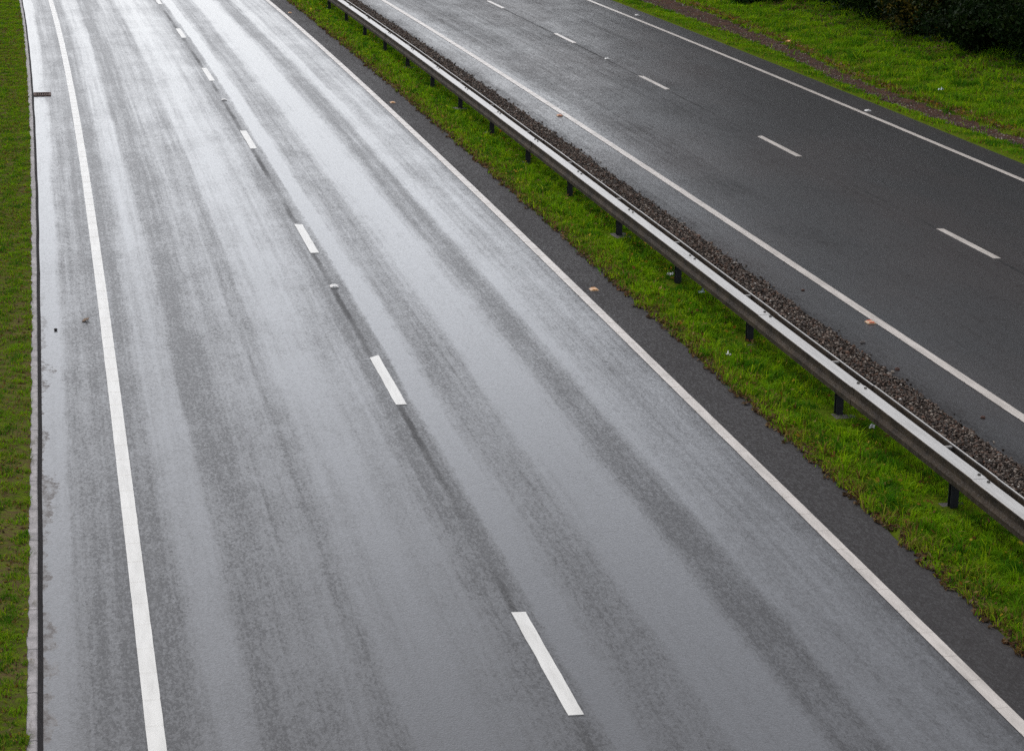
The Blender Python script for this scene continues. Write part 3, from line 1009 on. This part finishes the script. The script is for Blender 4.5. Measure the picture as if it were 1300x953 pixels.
TREES = []
spots = [(28.2, 49.0), (27.9, 54.2), (28.4, 59.0), (28.0, 64.0), (28.8, 69.0), (28.3, 74.5)]
names = ['dark leafy tree at the right edge of the photo behind the grass bank', 'dark leafy tree left of the one at the right picture edge', 'dark leafy tree in the middle of the visible row on the bank',
         'dark leafy tree behind the bushes at the left of the dark row', 'dark leafy tree half hidden at the far left of the row', 'dark leafy tree last in the row at the top edge of the photo']
for i, (o, y) in enumerate(spots):
    tree(o, y, i % 3, i * 1.9, random.uniform(.92, 1.1), names[i], 'trees along the verge bank')
for i, (o, y) in enumerate([(30, 24), (29.5, 30), (30, 36.5), (29.3, 43.5), (30.5, 81), (30, 88), (31, 96), (34, 56), (34, 68), (34, 45)]):
    tree(o, y, i % 3, i * 2.3 + 1, random.uniform(.95, 1.15), 'dark leafy tree standing out of sight along the same wood edge', 'trees of the wood edge outside the photo')


def shrub(o, y, seed, Wd, Hh, cols, label, dens=1.0, rz=0):
    r = np.random.default_rng(seed); rr = random.Random(seed)
    t = empty('shrub', (o + float(bend(y)), y, float(verge_z(np.array([o]), np.array([y]))[0])), rz)
    tag(t, label, 'shrub', 'shrubs at the foot of the trees')
    V, F, cen = [], [], []
    for i in range(16):
        a = rr.uniform(0, 6.28); e = rr.uniform(.25, 1)
        tip = Vector((math.cos(a) * Wd * e, math.sin(a) * Wd * e, Hh * rr.uniform(.45, 1.0) * (1.1 - .45 * e)))
        pts = [tip * s + Vector((0, 0, .25 * Hh * math.sin(math.pi * s) * .5)) for s in np.linspace(0, 1, 5)]
        k = len(V)
        v, f = tube(pts, [.022 * (1 - .8 * s) + .003 for s in np.linspace(0, 1, 5)], 5)
        V += v; F += [tuple(q + k for q in x) for x in f]
        for s in np.linspace(.25, 1.05, 10):
            p = tip * s + Vector((0, 0, .25 * Hh * math.sin(math.pi * min(s, 1)) * .5))
            for _ in range(3):
                cen.append((p.x + rr.gauss(0, .22), p.y + rr.gauss(0, .22), max(.06, p.z + rr.gauss(0, .2))))
    st = np_mesh('stems', np.array([q[:] for q in V]), [np.array(F)], smooth=True)
    link('stems', st, M_BARK, t)
    link('foliage', leaves_mesh('foliage', np.array(cen), int(30 * dens), .17, .065, cols, r), M_LEAF, t)
    return t


shrub(26.6, 50.0, 1, 1.8, 2.2, DARK, 'very dark shrub at the right edge of the photo at the top of the bank')
shrub(26.1, 53.4, 2, 1.6, 2.0, DARK * .9, 'nearly black shrub second from the right edge under the trees')
shrub(26.0, 56.8, 3, 1.5, 1.9, OLIVE, 'shrub flecked with yellowing leaves at the foot of the dark trees')
shrub(26.4, 60.0, 4, 1.7, 2.3, DARK * 1.5, 'green bushy shrub jutting out left of the yellow flecked one')
shrub(26.9, 63.4, 5, 1.6, 2.0, DARK, 'dark low shrub behind the patchy grass at the top of the photo')
shrub(26.0, 67.0, 6, 1.3, 1.4, OLIVE, 'small olive shrub on the bank at the top edge of the photo')
shrub(27.6, 69.5, 7, 1.7, 2.2, DARK, 'farthest dark shrub along the top edge of the photo')
shrub(24.6, 66.9, 8, .55, .5, DARK * 2.2, 'small round green tuft shrub standing alone in the bank grass')


# ------------------------------------------------------------------ camera
f_px, pitch, yaw, roll, hgt = 2528.33, R(16.05604), R(13.01437), R(.8148), 7.9588


def cam_dir(x, y):
    cr, sr = math.cos(roll), math.sin(roll)
    x, y = cr * x - sr * y, sr * x + cr * y
    cp, sp = math.cos(pitch), math.sin(pitch)
    dx, dy, dz = x, cp + y * sp, -sp + y * cp
    cy, sy = math.cos(yaw), math.sin(yaw)
    return Vector((cy * dx + sy * dy, -sy * dx + cy * dy, dz))


fw = cam_dir(0, 0)
rt = (cam_dir(1, 0) - fw).normalized(); up_ = (cam_dir(0, 1) - fw).normalized()
cam = bpy.data.cameras.new('camera')
co = bpy.data.objects.new('camera', cam); COL.objects.link(co)
co.matrix_world = Matrix(((rt.x, up_.x, -fw.x, 0), (rt.y, up_.y, -fw.y, 0), (rt.z, up_.z, -fw.z, hgt), (0, 0, 0, 1)))
cam.sensor_width = 36; cam.lens = f_px / 1300 * 36
cam.shift_y = -45 / 1300
cam.clip_end = 3000; cam.clip_start = .1
sc.camera = co

# ------------------------------------------------------------------ light: overcast sky after rain
world = bpy.data.worlds.new('World'); sc.world = world
world.use_nodes = True
nt = world.node_tree
bg = nt.nodes['Background']
SUN_EL, SUN_AZ = R(58), R(-25)          # azimuth from +Y towards +X
sky = nt.nodes.new('ShaderNodeTexSky'); sky.sky_type = 'NISHITA'; sky.sun_disc = False
sky.sun_elevation = SUN_EL; sky.sun_rotation = SUN_AZ
sky.air_density = 1.0; sky.dust_density = 3.0; sky.ozone_density = 1.0
hs = nt.nodes.new('ShaderNodeHueSaturation'); hs.inputs['Saturation'].default_value = .22
nt.links.new(sky.outputs[0], hs.inputs['Color'])
# added brightening low in the sky lifts road reflections, dimmer overhead, cloud noise
gen = nt.nodes.new('ShaderNodeTexCoord')
sz = nt.nodes.new('ShaderNodeSeparateXYZ'); nt.links.new(gen.outputs['Generated'], sz.inputs[0])
ramp = nt.nodes.new('ShaderNodeFloatCurve')
cvp = ramp.mapping.curves[0].points
for xy in [(.12, .88), (.26, .8), (.42, .62), (.62, .42)]: cvp.new(*xy)
for q_, xy in zip(cvp, [(0, 1.0), (.12, 1.0), (.26, .84), (.42, .52), (.62, .42), (1, .37)]): q_.location = xy
ramp.mapping.update()
nt.links.new(sz.outputs[2], ramp.inputs['Value'])
cl_ = nt.nodes.new('ShaderNodeTexNoise'); cl_.inputs['Scale'].default_value = 3.5; cl_.inputs['Detail'].default_value = 6
nt.links.new(gen.outputs['Generated'], cl_.inputs['Vector'])
cm = nt.nodes.new('ShaderNodeMapRange'); nt.links.new(cl_.outputs['Fac'], cm.inputs[0])
for i_, v_ in enumerate((.35, .65, 1.62, 2.32)): cm.inputs[i_ + 1].default_value = v_
ml = nt.nodes.new('ShaderNodeMath'); ml.operation = 'MULTIPLY'
nt.links.new(ramp.outputs[0], ml.inputs[0]); nt.links.new(cm.outputs[0], ml.inputs[1])
vm = nt.nodes.new('ShaderNodeVectorMath'); vm.operation = 'SCALE'
nt.links.new(hs.outputs[0], vm.inputs[0]); nt.links.new(ml.outputs[0], vm.inputs['Scale'])
vt = nt.nodes.new('ShaderNodeVectorMath'); vt.operation = 'MULTIPLY'; vt.inputs[1].default_value = (.995, 1.0, 1.02)
nt.links.new(vm.outputs[0], vt.inputs[0])
nt.links.new(vt.outputs[0], bg.inputs['Color'])
bg.inputs['Strength'].default_value = .15
sun = bpy.data.lights.new('sun', 'SUN'); sun.energy = 1.0; sun.angle = R(30); sun.color = (1, .97, .93)
so = bpy.data.objects.new('sun', sun); COL.objects.link(so)
d = Vector((math.sin(SUN_AZ) * math.cos(SUN_EL), math.cos(SUN_AZ) * math.cos(SUN_EL), math.sin(SUN_EL)))
so.rotation_euler = d.to_track_quat('Z', 'Y').to_euler()
so.location = (0, 0, 60)

vs = sc.view_settings
sc.display_settings.display_device = 'sRGB'
vs.view_transform = 'Standard'; vs.look = 'None'; vs.gamma = 1; vs.use_curve_mapping = False
vs.exposure = .2
sc.cycles.max_bounces = 6
sc.cycles.use_denoising = False
